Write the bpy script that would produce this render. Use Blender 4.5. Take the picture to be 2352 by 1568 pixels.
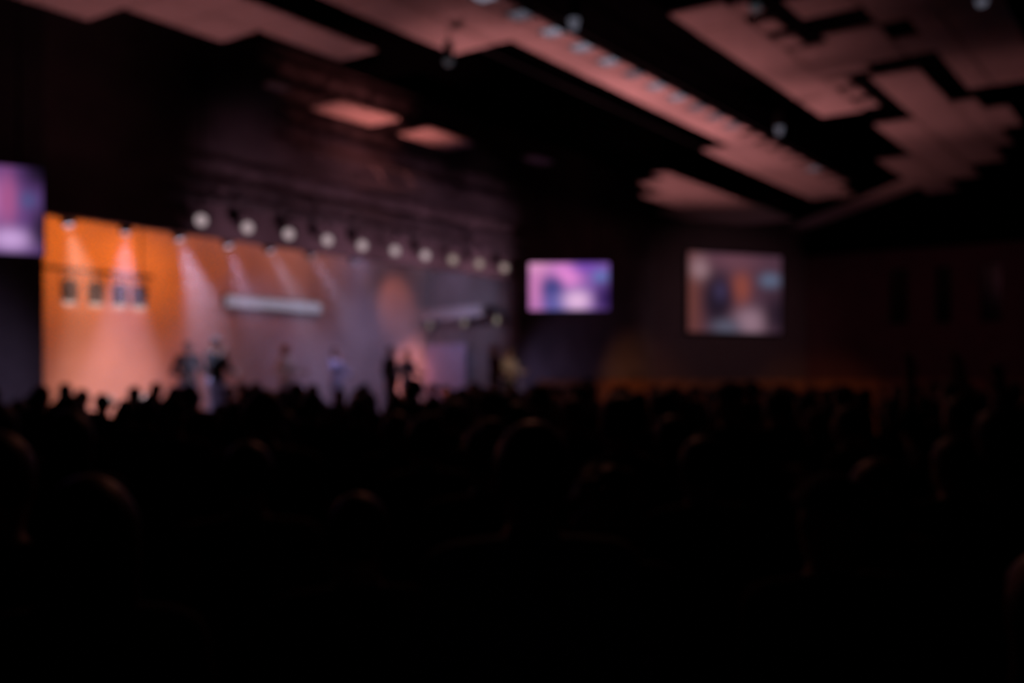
import bpy, bmesh, math, random
import numpy as np
from mathutils import Vector, Matrix

for o in list(bpy.data.objects):
    bpy.data.objects.remove(o)
SC = bpy.context.scene
COL = SC.collection
PI = math.pi
rnd = random.Random(7)

# ------------------------------------------------------------------ camera, world, exposure, large lights
# Hall axes: X runs along the stage wall, Y runs from the camera towards the stage wall, Z up, floor at 0.
F = 2287.0                       # focal length in pixels of the 2352 px wide frame
EYE = 1.86
YAW = math.atan((2790 - 1176) / F)
SN, CS = math.sin(YAW), math.cos(YAW)
cam_d = bpy.data.cameras.new('camera')
cam = bpy.data.objects.new('camera', cam_d)
COL.objects.link(cam)
cam.location = (0, 0, EYE)
cam.rotation_euler = (PI / 2, 0, YAW - PI / 2)
cam_d.sensor_width = 36.0
cam_d.lens = F / 2352 * 36
cam_d.shift_y = 86 / 2352
cam_d.clip_start = 0.05
cam_d.clip_end = 200
cam_d.dof.use_dof = True         # the photograph is focused close by: the whole hall is out of focus
cam_d.dof.focus_distance = 0.35
cam_d.dof.aperture_fstop = 7.8
SC.camera = cam

SC.view_settings.view_transform = 'Standard'
SC.view_settings.look = 'None'
SC.view_settings.gamma = 1
SC.view_settings.exposure = 0
SC.view_settings.use_curve_mapping = False
W = bpy.data.worlds.new('dark_hall')
SC.world = W
W.use_nodes = True
W.node_tree.nodes['Background'].inputs[0].default_value = (0.0004, 0.0003, 0.0008, 1)
SC.cycles.adaptive_threshold = 0.025
SC.cycles.max_bounces = 5
SC.cycles.diffuse_bounces = 2
SC.cycles.glossy_bounces = 2
SC.cycles.volume_bounces = 1
SC.cycles.sample_clamp_indirect = 3
SC.cycles.sample_clamp_direct = 12
SC.cycles.caustics_reflective = False
SC.cycles.caustics_refractive = False


def spot(name, loc, target, power, color, angle=40, blend=0.6, radius=0.08):
    d = bpy.data.lights.new(name, 'SPOT')
    d.energy = power
    d.color = color
    d.spot_size = math.radians(angle)
    d.spot_blend = blend
    d.shadow_soft_size = radius
    o = bpy.data.objects.new(name, d)
    COL.objects.link(o)
    o.location = loc
    o.rotation_euler = (Vector(target) - Vector(loc)).to_track_quat('-Z', 'Y').to_euler()
    return o


ORANGE = (1.0, 0.18, 0.010)
SALMON = (1.0, 0.36, 0.22)
PINK = (1.0, 0.42, 0.40)
LAV = (0.62, 0.50, 1.0)
VIOLET = (0.60, 0.52, 1.0)
WARM = (1.0, 0.36, 0.10)

# unseen uplights added on the floor to brighten the ceiling rafts
UPS = [(9.4, 13.2), (13.8, 13.8), (17.4, 13.8), (20.6, 13.8), (24.0, 13.8)]
UPW = [290, 1550, 1800, 800, 560]
UPA = [72, 52, 50, 50, 78]
UPC = (1.0, 0.36, 0.37)
for (x, y), w, a in zip(UPS, UPW, UPA):
    tx, ty = (8.6, 11.8) if x < 10 else (x + 0.3, 9.2 if a < 70 else 10.6)
    spot('added_uplight', (x, y, 0.62), (tx, ty, 7.1), w, UPC, a, 1.0, 0.12)
spot('added_uplight', (17.8, 13.8, 0.62), (20.5, 3.2, 7.1), 760, UPC, 42, 1.0, 0.12)  # extra fill added to brighten the upper right rafts
UPS.append((15.2, 11.6))
spot('added_uplight', (15.2, 11.6, 0.62), (15.2, 13.6, 7.1), 1500, (1.0, 0.30, 0.27), 37, 1.0, 0.12)  # extra fill added for the tiles close to the stage wall
# washes of the stage back wall
spot('wash_lamp', (10.4, 16.9, 5.2), (12.2, 19, 3.6), 320, ORANGE, 110, 0.8, 0.15)
spot('wash_lamp', (12.6, 16.9, 5.2), (12.9, 19, 3.6), 240, ORANGE, 84, 0.8, 0.15)
spot('wash_lamp', (14.8, 16.9, 5.2), (15.3, 19, 5.0), 70, ORANGE, 100, 0.9, 0.15)
spot('wash_lamp', (17.2, 16.9, 5.2), (17.7, 19, 4.5), 62, (1.0, 0.24, 0.08), 95, 0.9, 0.15)
spot('wash_lamp', (16.5, 15.6, 5.2), (16.2, 19, 1.0), 420, LAV, 85, 0.9, 0.15)
spot('wash_lamp', (20.2, 15.6, 5.2), (20.6, 19, 1.2), 160, LAV, 80, 0.9, 0.15)
spot('wash_lamp', (18.4, 16.0, 4.8), (22.3, 17.3, 3.4), 85, (0.75, 0.68, 1.0), 62, 0.9, 0.15)
spot('wash_lamp', (11.6, 15.6, 1.15), (12.2, 19, 1.3), 430, (1.0, 0.36, 0.26), 60, 0.9, 0.15)
spot('wash_lamp', (21.0, 17.6, 1.0), (21.7, 19, 2.0), 330, (1.0, 0.30, 0.26), 48, 0.9, 0.1)
spot('wash_lamp', (20.6, 17.4, 5.0), (21.2, 19, 4.0), 60, (1.0, 0.28, 0.20), 56, 0.9, 0.1)
# pink fill spots added to brighten the bulkhead above the stage
for x, w in ((12.6, 170), (15.0, 280), (17.4, 330), (19.8, 330)):
    spot('fill_spot', (x - 0.4, 12.0, 2.7), (x, 15, 4.75), w, (1.0, 0.50, 0.66), 50, 1.0, 0.2)
# lavender fill spots added for the glow on the walls beside the stage
spot('fill_spot', (20.2, 12.6, 1.2), (23.4, 15, 1.5), 105, LAV, 70, 1.0, 0.2)
spot('fill_spot', (8.6, 12.8, 1.2), (7.4, 15, 1.9), 60, (0.8, 0.6, 1.0), 70, 1.0, 0.2)
spot('fill_spot', (25.0, 6.0, 6.4), (31.6, 13.5, 3.6), 260, (1.0, 0.60, 0.66), 50, 1.0, 0.2)  # fill added to lift the wall behind the projection screen
# warm fills added for the right-end performer and the tops of near heads
spot('fill_spot', (17.5, 8.0, 5.8), (20.95, 14.9, 2.0), 420, (1.0, 0.72, 0.55), 11, 0.8, 0.1)
spot('fill_spot', (9.5, 7.0, 6.6), (2.2, 0.0, 1.6), 75, (1.0, 0.34, 0.22), 70, 1.0, 0.2)
# warm fill spots added to light the boards low on the right
spot('fill_spot', (26.0, 11.6, 2.8), (28.0, 15.2, 0.8), 85, WARM, 80, 0.9, 0.2)
spot('fill_spot', (30.5, 9.5, 2.8), (33.4, 11.0, 0.6), 55, WARM, 80, 0.9, 0.2)
spot('fill_spot', (27.0, 6.0, 5.6), (34.4, 7.5, 4.0), 40, (1.0, 0.32, 0.48), 100, 0.9, 0.2)  # dim pink fill added for the side wall

# ------------------------------------------------------------------ helpers


def mat(name, color, rough=0.7, var=0.12, scale=6.0, metal=0.0, bump=0.15, spec=0.3):
    m = bpy.data.materials.new(name)
    m.use_nodes = True
    nt = m.node_tree
    b = nt.nodes['Principled BSDF']
    tc = nt.nodes.new('ShaderNodeTexCoord')
    nz = nt.nodes.new('ShaderNodeTexNoise')
    nz.inputs['Scale'].default_value = scale
    nz.inputs['Detail'].default_value = 3
    nt.links.new(tc.outputs['Object'], nz.inputs['Vector'])
    rp = nt.nodes.new('ShaderNodeValToRGB')
    rp.color_ramp.elements[0].position = 0.3
    rp.color_ramp.elements[1].position = 0.7
    rp.color_ramp.elements[0].color = tuple(c * (1 - var) for c in color) + (1,)
    rp.color_ramp.elements[1].color = tuple(min(1, c * (1 + var)) for c in color) + (1,)
    nt.links.new(nz.outputs['Fac'], rp.inputs['Fac'])
    nt.links.new(rp.outputs['Color'], b.inputs['Base Color'])
    b.inputs['Roughness'].default_value = rough
    b.inputs['Metallic'].default_value = metal
    b.inputs['Specular IOR Level'].default_value = spec
    if bump:
        bp = nt.nodes.new('ShaderNodeBump')
        bp.inputs['Strength'].default_value = bump
        bp.inputs['Distance'].default_value = 0.01
        nt.links.new(nz.outputs['Fac'], bp.inputs['Height'])
        nt.links.new(bp.outputs['Normal'], b.inputs['Normal'])
    return m


def glow(name, color, strength):
    m = bpy.data.materials.new(name)
    m.use_nodes = True
    nt = m.node_tree
    b = nt.nodes['Principled BSDF']
    b.inputs['Base Color'].default_value = (0.04, 0.04, 0.04, 1)
    b.inputs['Emission Color'].default_value = tuple(color) + (1,)
    b.inputs['Emission Strength'].default_value = strength
    return m


def srgb(r, g, b):
    return tuple(((v / 255) / 12.92 if v < 10.3 else ((v / 255 + 0.055) / 1.055) ** 2.4) for v in (r, g, b))


def picture(name, base, blobs, strength=1.0):
    """A lit screen: soft blobs of colour (cx, cy, sx, sy, colour, hardness) over a base, in the screen's own 0..1 frame."""
    m = bpy.data.materials.new(name)
    m.use_nodes = True
    nt = m.node_tree
    b = nt.nodes['Principled BSDF']
    b.inputs['Base Color'].default_value = (0.01, 0.01, 0.01, 1)
    b.inputs['Roughness'].default_value = 0.5
    tc = nt.nodes.new('ShaderNodeTexCoord')
    sp = nt.nodes.new('ShaderNodeSeparateXYZ')
    nt.links.new(tc.outputs['Generated'], sp.inputs[0])

    def M(op, a, bb=None):
        n = nt.nodes.new('ShaderNodeMath')
        n.operation = op
        for k, v in enumerate((a, bb)):
            if v is None:
                continue
            if isinstance(v, (int, float)):
                n.inputs[k].default_value = v
            else:
                nt.links.new(v, n.inputs[k])
        return n.outputs[0]
    rgb = nt.nodes.new('ShaderNodeRGB')
    rgb.outputs[0].default_value = tuple(base) + (1,)
    cur = rgb.outputs[0]
    for cx, cy, sx, sy, colr, hard in blobs:
        dx = M('POWER', M('ABSOLUTE', M('DIVIDE', M('SUBTRACT', sp.outputs['X'], cx), sx)), 2)
        dy = M('POWER', M('ABSOLUTE', M('DIVIDE', M('SUBTRACT', sp.outputs['Z'], cy), sy)), 2)
        r = M('POWER', M('ADD', dx, dy), hard)
        w = M('POWER', 2.71828, M('MULTIPLY', r, -1))
        mx = nt.nodes.new('ShaderNodeMix')
        mx.data_type = 'RGBA'
        nt.links.new(w, mx.inputs[0])
        nt.links.new(cur, mx.inputs[6])
        mx.inputs[7].default_value = tuple(colr) + (1,)
        cur = mx.outputs[2]
    nt.links.new(cur, b.inputs['Emission Color'])
    b.inputs['Emission Strength'].default_value = strength
    return m


def link(name, mesh, m, parent=None, loc=None, rot=None):
    o = bpy.data.objects.new(name, mesh)
    if m is not None:
        if len(mesh.materials) == 0:
            mesh.materials.append(m)
        elif mesh.materials[0] != m:
            o.material_slots[0].link = 'OBJECT'
            o.material_slots[0].material = m
    COL.objects.link(o)
    if parent is not None:
        o.parent = parent
    if loc is not None:
        o.location = loc
    if rot is not None:
        o.rotation_euler = rot
    return o


def mesh_of(name, bm, smooth=False):
    me = bpy.data.meshes.new(name)
    bmesh.ops.recalc_face_normals(bm, faces=bm.faces)
    bm.to_mesh(me)
    bm.free()
    if smooth:
        me.polygons.foreach_set('use_smooth', [True] * len(me.polygons))
    return me


def box(bm, x0, x1, y0, y1, z0, z1, bevel=0.0):
    r = bmesh.ops.create_cube(bm, size=1)
    vs = r['verts']
    for v in vs:
        v.co = Vector((x0 + (v.co.x + .5) * (x1 - x0), y0 + (v.co.y + .5) * (y1 - y0), z0 + (v.co.z + .5) * (z1 - z0)))
    if bevel:
        es = set(e for v in vs for e in v.link_edges)
        bmesh.ops.bevel(bm, geom=list(es), offset=bevel, segments=1, affect='EDGES')


def boxm(name, x0, x1, y0, y1, z0, z1, bevel=0.0):
    bm = bmesh.new()
    box(bm, x0, x1, y0, y1, z0, z1, bevel)
    return mesh_of(name, bm)


def tube(bm, a, b, r, r2=None, seg=10):
    a, b = Vector(a), Vector(b)
    d = b - a
    mx = Matrix.Translation((a + b) / 2) @ d.to_track_quat('Z', 'Y').to_matrix().to_4x4()
    bmesh.ops.create_cone(bm, cap_ends=True, segments=seg, radius1=r, radius2=r if r2 is None else r2, depth=d.length, matrix=mx)


def lathe(bm, prof, seg=20, mx=None):
    """Profile [(r, z), ...] turned about Z."""
    rings = []
    for r, z in prof:
        if r < 1e-5:
            rings.append([bm.verts.new((0, 0, z))])
        else:
            rings.append([bm.verts.new((r * math.cos(2 * PI * k / seg), r * math.sin(2 * PI * k / seg), z)) for k in range(seg)])
    for A, B in zip(rings, rings[1:]):
        if len(A) == 1 and len(B) == 1:
            continue
        for k in range(seg):
            j = (k + 1) % seg
            if len(A) == 1:
                bm.faces.new((A[0], B[k], B[j]))
            elif len(B) == 1:
                bm.faces.new((A[k], B[0], A[j]))
            else:
                bm.faces.new((A[k], B[k], B[j], A[j]))
    if mx is not None:
        vs = [v for R in rings for v in R]
        bmesh.ops.transform(bm, matrix=mx, verts=vs)


def thing(name, label, cat, loc=(0, 0, 0), rotz=0.0, group=None):
    o = bpy.data.objects.new(name, None)
    COL.objects.link(o)
    o.empty_display_size = 0.1
    o.location = loc
    o.rotation_euler = (0, 0, rotz)
    o['label'] = label
    o['category'] = cat
    if group:
        o['group'] = group
    return o


def struct(name, me, m, label=None):
    o = link(name, me, m)
    o['kind'] = 'structure'
    if label:
        o['label'] = label
    return o


def dup(root, loc=None, rotz=None, label=None, group=None, scale=None):
    r = root.copy()
    COL.objects.link(r)
    if loc is not None:
        r.location = loc
    if rotz is not None:
        r.rotation_euler = (0, 0, rotz)
    if scale is not None:
        r.scale = (scale,) * 3
    if label:
        r['label'] = label
    if group:
        r['group'] = group
    for ch in list(root.children):
        c = ch.copy()
        COL.objects.link(c)
        c.parent = r
        for g in list(ch.children):
            d = g.copy()
            COL.objects.link(d)
            d.parent = c
    return r


def ray(px):
    t = (px - 1176) / F
    return SN * t + CS, -CS * t + SN


def spot_at(px, depth):
    U, V = ray(px)
    return U * depth, V * depth


# ------------------------------------------------------------------ materials
M_VOID = mat('black_ceiling_void', (0.0015, 0.0014, 0.002), 1.0, bump=0, spec=0.0)
M_FLOOR = mat('dark_carpet', (0.012, 0.010, 0.012), 0.95, scale=30)
M_DRAPE = mat('black_drape', (0.014, 0.013, 0.020), 0.95, scale=3)
M_BULK = mat('bulkhead_paint', (0.16, 0.13, 0.15), 0.8, var=0.25, scale=1.2)
M_WALLR = mat('dark_red_wall', (0.13, 0.055, 0.065), 0.8, scale=2)
M_WOOD = mat('brown_standin_boards', (0.30, 0.13, 0.07), 0.6, var=0.3, scale=4)
M_TILE = mat('ceiling_tile_white', (0.66, 0.56, 0.55), 0.85, var=0.08, scale=5)
M_STAGEWALL = mat('pale_backdrop_cloth', (0.60, 0.55, 0.55), 0.9, var=0.12, scale=1.2)
M_SIDE = mat('grey_stage_wall', (0.34, 0.33, 0.38), 0.85, var=0.1, scale=1.2)
M_DECK = mat('stage_deck_black', (0.10, 0.09, 0.10), 0.5)
M_FASCIA = mat('stage_fascia_grey', (0.42, 0.40, 0.44), 0.8)
M_METAL = mat('dark_truss_metal', (0.16, 0.15, 0.17), 0.45, metal=0.6)
M_BLACK = mat('black_fixture', (0.02, 0.02, 0.024), 0.6, spec=0.1)
M_LENS = glow('pale_lamp_lens', srgb(255, 226, 232), 0.43)
M_LENS_DIM = glow('dim_lamp_lens', srgb(255, 226, 215), 0.30)
M_BEAM = glow('white_beam_lens', srgb(245, 225, 255), 1.2)
M_DOWN = glow('frosted_lamp_lens', srgb(255, 215, 205), 0.75)
M_SMALL = glow('small_cool_lamp', srgb(190, 190, 215), 0.16)
M_TROFFER = glow('cool_ceiling_strip', srgb(200, 200, 225), 0.34)
M_TROFFER_DIM = glow('dim_ceiling_strip', srgb(195, 198, 225), 0.14)

# ------------------------------------------------------------------ setting
CH = EYE + 5.2                       # underside of the ceiling rafts
struct('floor', boxm('floor', -8, 44, -12, 21, -0.1, 0), M_FLOOR)
struct('ceiling', boxm('ceiling', -8, 44, -12, 21, CH + 1.3, CH + 1.5), M_VOID)
OP0, OP1, OPZ = 8.52, 21.53, EYE + 2.61
WY = 15.0
struct('wall_left', boxm('wall_left', -8, OP0, WY, WY + 0.25, 0, CH + 1.3), M_SIDE if False else mat('left_stage_wall_paint', (0.10, 0.09, 0.11), 0.9))
struct('wall_stage', boxm('wall_stage', OP0, OP1, WY, WY + 0.25, OPZ, CH + 1.3), M_BULK)
struct('wall_back', boxm('wall_back', OP1, 29.3, WY, WY + 0.25, 0, CH + 1.3), M_BULK)
# stage recess
struct('wall_stage_back', boxm('wall_stage_back', 8.2, 23.0, 19.0, 19.2, 0, OPZ + 1.3), M_STAGEWALL)


def slab_wall(name, p, q, z0, z1, th, m):
    p, q = Vector(p), Vector(q)
    n = Vector((-(q - p).y, (q - p).x)).normalized() * th
    bm = bmesh.new()
    pts = [p, q, q + n, p + n]
    lo = [bm.verts.new((a.x, a.y, z0)) for a in pts]
    hi = [bm.verts.new((a.x, a.y, z1)) for a in pts]
    bm.faces.new(lo)
    bm.faces.new(hi)
    for k in range(4):
        j = (k + 1) % 4
        bm.faces.new((lo[k], lo[j], hi[j], hi[k]))
    return struct(name, mesh_of(name, bm), m)


slab_wall('wall_stage_right', (21.56, 15.25), (22.68, 19.0), 0, OPZ + 1.3, -0.15, M_SIDE)
slab_wall('wall_stage_left', (8.5, 15.25), (8.5, 19.0), 0, OPZ + 1.3, 0.15, M_SIDE)
struct('ceiling_stage', boxm('ceiling_stage', 8.2, 23.0, 15.25, 19.2, OPZ + 1.25, OPZ + 1.4), M_VOID)
# walls to the right: one behind the projection screen, then the long side wall
A1, A2 = (29.3, 15.0), (34.5, 11.7)
slab_wall('wall_screen', A1, A2, 0, CH + 1.3, 0.25, mat('screen_wall_paint', (0.13, 0.09, 0.10), 0.85))
WRT = EYE + 4.3
RX = 34.5
bm = bmesh.new()
WIN = [(2038, 2091), (2143, 2191), (2246, 2306)]


def y_on_right(px):
    U, V = ray(px)
    return V * RX / U


zb, zt = EYE + 1.75, EYE + 3.75
edges = [11.7] + [y for a, b in WIN for y in (y_on_right(a), y_on_right(b))] + [-12]
for k in range(0, len(edges) - 1):
    y1, y0 = edges[k], edges[k + 1]
    if k % 2 == 0:
        box(bm, RX, RX + 0.3, y0, y1, 0, WRT)
    else:
        box(bm, RX, RX + 0.3, y0, y1, 0, zb)
        box(bm, RX, RX + 0.3, y0, y1, zt, WRT)
struct('wall_right', mesh_of('wall_right', bm), M_WALLR)
struct('wall_right_upper', boxm('wall_right_upper', RX + 0.05, RX + 0.3, -12, 11.7, WRT, CH + 1.3), M_VOID)
struct('trim_1', boxm('trim_1', RX - 1.4, RX + 0.3, -12, 11.0, WRT, WRT + 0.5), M_VOID)
M_GLASS = mat('dark_window_glass', (0.004, 0.004, 0.005), 0.15, bump=0, spec=0.4)
for k, (a, b) in enumerate(WIN):
    y1, y0 = y_on_right(a), y_on_right(b)
    w = bpy.data.objects.new('window_%d' % (k + 1), None)
    COL.objects.link(w)
    w['kind'] = 'structure'
    w.location = (RX + 0.1, (y0 + y1) / 2, zb)
    h = (y1 - y0) / 2
    bm = bmesh.new()
    box(bm, -0.1, 0.06, -h, -h + 0.08, 0, zt - zb)
    box(bm, -0.1, 0.06, h - 0.08, h, 0, zt - zb)
    box(bm, -0.1, 0.06, -h + 0.08, h - 0.08, 0, 0.08)
    box(bm, -0.1, 0.06, -h + 0.08, h - 0.08, zt - zb - 0.08, zt - zb)
    link('window_frame', mesh_of('window_frame', bm), M_WALLR, w)
    link('window_pane', boxm('window_pane', 0.0, 0.02, -h + 0.08, h - 0.08, 0.08, zt - zb - 0.08), M_GLASS, w)

# brown boards added for the orange glow behind the far crowd: boards are parts
ws = bpy.data.objects.new('trim_2', None)
COL.objects.link(ws)
ws['kind'] = 'structure'
ws['label'] = 'added brown boards at the foot of the right-hand walls, standing in for an orange glow'


def standin_boards(p, q, n):
    p, q = Vector(p), Vector(q)
    d = (q - p) / n
    L = d.length
    me = boxm('standin_board', 0.012, L - 0.012, -0.05, -0.002, 0.0, EYE - 0.02, 0.008)
    ang = math.atan2(d.y, d.x)
    for k in range(n):
        a = p + d * k
        link('standin_board', me, M_WOOD, ws, (a.x, a.y, 0), (0, 0, ang))


standin_boards((22.4, 14.99), (29.2, 14.99), 8)
standin_boards((29.3, 14.96), (34.4, 11.72), 7)
standin_boards((34.48, 11.6), (34.48, 2.0), 12)

# ------------------------------------------------------------------ stage
st = thing('stage_platform', 'raised dark stage deck with pale grey front boards, behind the crowd', 'stage', (15, 17, 0))
DZ = 0.90
link('deck', boxm('deck', -6.35, 6.4, -2.7, 1.95, DZ - 0.08, DZ, 0.01), M_DECK, st)
fb = boxm('fascia_board', -0.52, 0.52, 0, 0.04, 0.0, DZ - 0.085, 0.008)
for k in range(12):
    link('fascia_board', fb, M_FASCIA, st, (-5.8 + k * 1.06, -2.68, 0))
bm = bmesh.new()
box(bm, -6.3, 6.35, -2.6, 1.9, 0.0, 0.12)
link('base_frame', mesh_of('base_frame', bm), M_BLACK, st)

# ------------------------------------------------------------------ trusses
brace_me = {}


def truss(name, label, x0, x1, y, z, size=0.3, step=0.5, group=None, top=None):
    t = thing(name, label, 'truss', ((x0 + x1) / 2, y, z), 0, group)
    L = x1 - x0
    h = size / 2
    bm = bmesh.new()
    tube(bm, (-L / 2, 0, 0), (L / 2, 0, 0), 0.028, seg=8)
    ch = mesh_of('chord', bm)
    for sy in (-1, 1):
        for sz in (-1, 1):
            link('chord', ch, M_METAL, t, (0, sy * h, sz * h))
    bm = bmesh.new()
    tube(bm, (0, 0, -h), (step, 0, h), 0.014, seg=6)
    b1 = mesh_of('brace', bm)
    bm = bmesh.new()
    tube(bm, (0, 0, h), (step, 0, -h), 0.014, seg=6)
    b2 = mesh_of('brace', bm)
    n = int(L / step)
    for k in range(n):
        for sy in (-1, 1):
            link('brace', b1 if (k + (sy > 0)) % 2 else b2, M_METAL, t, (-L / 2 + k * step, sy * h, 0))
    # suspension rods up to the void
    nr = max(2, int(L / 4))
    for k in range(nr):
        bm = bmesh.new()
        tube(bm, (0, 0, h), (0, 0, (top or CH + 1.29) - z), 0.012, seg=6)
        link('suspension_rod', mesh_of('suspension_rod', bm), M_BLACK, t, (-L / 2 + 0.6 + k * (L - 1.2) / (nr - 1), 0, 0))
    return t


LZ = EYE + 2.79
truss('lighting_truss', 'long metal lattice truss carrying the row of ten round lamps above the stage opening', 10.6, 21.0, 14.6, LZ + 0.55)
truss('lighting_truss', 'thin dark lattice truss high above the lamp row, in front of the bulkhead', 13.0, 21.5, 14.3, EYE + 4.25, 0.34)

# ------------------------------------------------------------------ lamps


def par_lamp(label, lensmat, r=0.11, group=None):
    """Round lamp, lens facing local -Y, hung by a yoke whose clamp is at local z = 0.42."""
    t = thing('round_lamp', label, 'stage light', (0, 0, 0), 0, group)
    mx = Matrix.Rotation(PI / 2, 4, 'X')   # local +Z -> -Y
    bm = bmesh.new()
    lathe(bm, [(0, -0.22), (r * .55, -0.22), (r * .8, -0.14), (r, -0.02), (r * 1.08, 0.0), (r * 1.08, 0.05), (r * 0.98, 0.05), (r * .96, 0.0)], 20, mx)
    body = link('lamp_body', mesh_of('lamp_body', bm, True), M_BLACK, t)
    bm = bmesh.new()
    lathe(bm, [(0, 0.045), (r * .6, 0.035), (r * .95, 0.012), (r * .95, 0.0), (0, 0.0)], 20, mx)
    link('lens', mesh_of('lens', bm, True), lensmat, t)
    bm = bmesh.new()
    for s in (-1, 1):
        box(bm, s * r * 1.25 - 0.008, s * r * 1.25 + 0.008, -0.02, 0.02, -0.02, 0.26)
        tube(bm, (s * r * 1.02, 0, 0), (s * r * 1.3, 0, 0), 0.016, seg=8)
    box(bm, -r * 1.25, r * 1.25, -0.02, 0.02, 0.25, 0.27)
    link('yoke', mesh_of('yoke', bm), M_BLACK, t)
    bm = bmesh.new()
    tube(bm, (0, 0, 0.26), (0, 0, 0.36), 0.015, seg=8)
    box(bm, -0.02, 0.02, -0.17, 0.17, 0.345, 0.371, 0.004)
    link('clamp', mesh_of('clamp', bm), M_BLACK, t)
    return t


ordw = ['first', 'second', 'third', 'fourth', 'fifth', 'sixth', 'seventh', 'eighth', 'ninth', 'tenth', 'eleventh', 'twelfth']
LX = [11.18, 12.21, 13.21, 14.24, 15.24, 16.26, 17.28, 18.28, 19.30, 20.34]
P1 = None
for k, x in enumerate(LX):
    lab = '%s round lit lamp along the truss, counted from its left end' % ordw[k]
    if k == 0:
        P1 = par_lamp(lab, M_LENS, group='round lamps along the front truss')
        P2 = None
        o = P1
    else:
        o = dup(P1, label=lab)
        if k >= 7:
            for c in o.children:
                if c.name.startswith('lens'):
                    c.material_slots[0].link = 'OBJECT'
                    c.material_slots[0].material = M_LENS_DIM
    o.location = (x, 14.6, LZ)
    o.rotation_euler = (0, 0, math.atan2(-x, 14.6) * 0.75)


def moving_head(label, group):
    """Hung moving head: base up at z=0, yoke arms, tilted head with a lens, aimed down local -Z."""
    t = thing('moving_head_light', label, 'stage light', (0, 0, 0), 0, group)
    bm = bmesh.new()
    box(bm, -0.13, 0.13, -0.13, 0.13, -0.10, 0.0, 0.02)
    link('base', mesh_of('base', bm), M_BLACK, t)
    bm = bmesh.new()
    for s in (-1, 1):
        box(bm, s * 0.145 - 0.025, s * 0.145 + 0.025, -0.05, 0.05, -0.36, -0.10, 0.012)
    box(bm, -0.17, 0.17, -0.05, 0.05, -0.14, -0.10, 0.01)
    link('yoke', mesh_of('yoke', bm), M_BLACK, t)
    bm = bmesh.new()
    lathe(bm, [(0, 0.14), (0.08, 0.14), (0.105, 0.08), (0.11, -0.10), (0.10, -0.16), (0.085, -0.16), (0.08, -0.15)], 18)
    h = link('lamp_head', mesh_of('lamp_head', bm, True), M_BLACK, t, (0, 0, -0.32))
    bm = bmesh.new()
    lathe(bm, [(0, -0.165), (0.05, -0.16), (0.083, -0.15), (0.083, -0.14), (0, -0.14)], 18)
    link('lens', mesh_of('lens', bm, True), M_BEAM, h)
    return t


BT_Z = OPZ + 0.62
truss('lighting_truss', 'truss inside the stage opening that carries the white beam lights', 8.9, 19.0, 16.0, BT_Z, 0.2, top=OPZ + 1.24)
BX = [(9.5, 0.10, -0.25), (10.62, -0.05, -0.05), (11.72, 0.18, -0.30), (12.86, 0.15, -0.30), (13.9, 0.35, -0.42), (15.05, 0.45, -0.45), (16.4, 0.4, -0.4)]
MH = None
for k, (x, dx, dy) in enumerate(BX):
    lab = '%s white beam light from the left inside the orange stage opening' % ordw[k]
    if MH is None:
        MH = moving_head(lab, 'beam lights along the inner truss')
        o = MH
    else:
        o = dup(MH, label=lab)
    o.location = (x, 16.0, BT_Z - 0.14)
    d = Vector((dx, dy, -1)).normalized()
    q = (-d).to_track_quat('Z', 'Y')
    for c in o.children:
        if c.name.startswith('lamp_head'):
            c.rotation_euler = q.to_euler()
    src = Vector((x, 16.0, BT_Z - 0.14 - 0.32)) + d * 0.19
    spot('beam_lamp', src, src + d, [1100, 1350, 1350, 650, 560, 460, 100][k], [(1, .52, .40), (.90, .62, .95), (.62, .62, 1), (.82, .60, 1), (.66, .66, 1), (.70, .62, 1), (1, .4, .2)][k], 38 if k < 3 else 27, 0.55, 0.05)


def down_light(label, group):
    t = thing('hanging_spotlight', label, 'stage light', (0, 0, 0), 0, group)
    bm = bmesh.new()
    lathe(bm, [(0, 0.42), (0.07, 0.42), (0.11, 0.36), (0.14, 0.20), (0.15, 0.0), (0.135, 0.0), (0.13, 0.02)], 18)
    link('lamp_body', mesh_of('lamp_body', bm, True), M_BLACK, t)
    bm = bmesh.new()
    lathe(bm, [(0, -0.06), (0.09, -0.045), (0.132, 0.0), (0.132, 0.02), (0, 0.02)], 18)
    link('lens', mesh_of('lens', bm, True), M_DOWN, t)
    bm = bmesh.new()
    for s in (-1, 1):
        box(bm, s * 0.165 - 0.008, s * 0.165 + 0.008, -0.02, 0.02, 0.18, 0.50)
    box(bm, -0.17, 0.17, -0.02, 0.02, 0.49, 0.51)
    box(bm, -0.03, 0.03, -0.03, 0.03, 0.50, 0.555, 0.006)
    link('yoke', mesh_of('yoke', bm), M_BLACK, t)
    return t


pipe = thing('hanging_pipe', 'dark pipe with drop rods holding four lamps, in the orange left side of stage', 'pipe', (10.2, 16.9, EYE + 1.98))
bm = bmesh.new()
tube(bm, (-1.0, 0, 0), (1.6, 0, 0), 0.035, seg=10)
link('pipe_bar', mesh_of('pipe_bar', bm, True), M_BLACK, pipe)
for xx in (-0.85, 1.35):
    bm = bmesh.new()
    tube(bm, (xx, 0, 0), (xx, 0, OPZ + 1.24 - EYE - 1.98), 0.018, seg=8)
    link('drop_rod', mesh_of('drop_rod', bm), M_BLACK, pipe)
HZ = [(160, 688), (220, 700), (275, 706), (320, 712)]
DL = None
for k, (px, py) in enumerate(HZ):
    U, V = ray(px)
    d = 16.9 / V
    lab = '%s of four dark hanging lamps with pale lens, counted from the left' % ordw[k]
    if DL is None:
        DL = down_light(lab, 'hanging lamps on the pipe at stage left')
        o = DL
    else:
        o = dup(DL, label=lab)
    o.location = (U * d, 16.9, EYE + 1.98 - 0.035 - 0.555)

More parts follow.
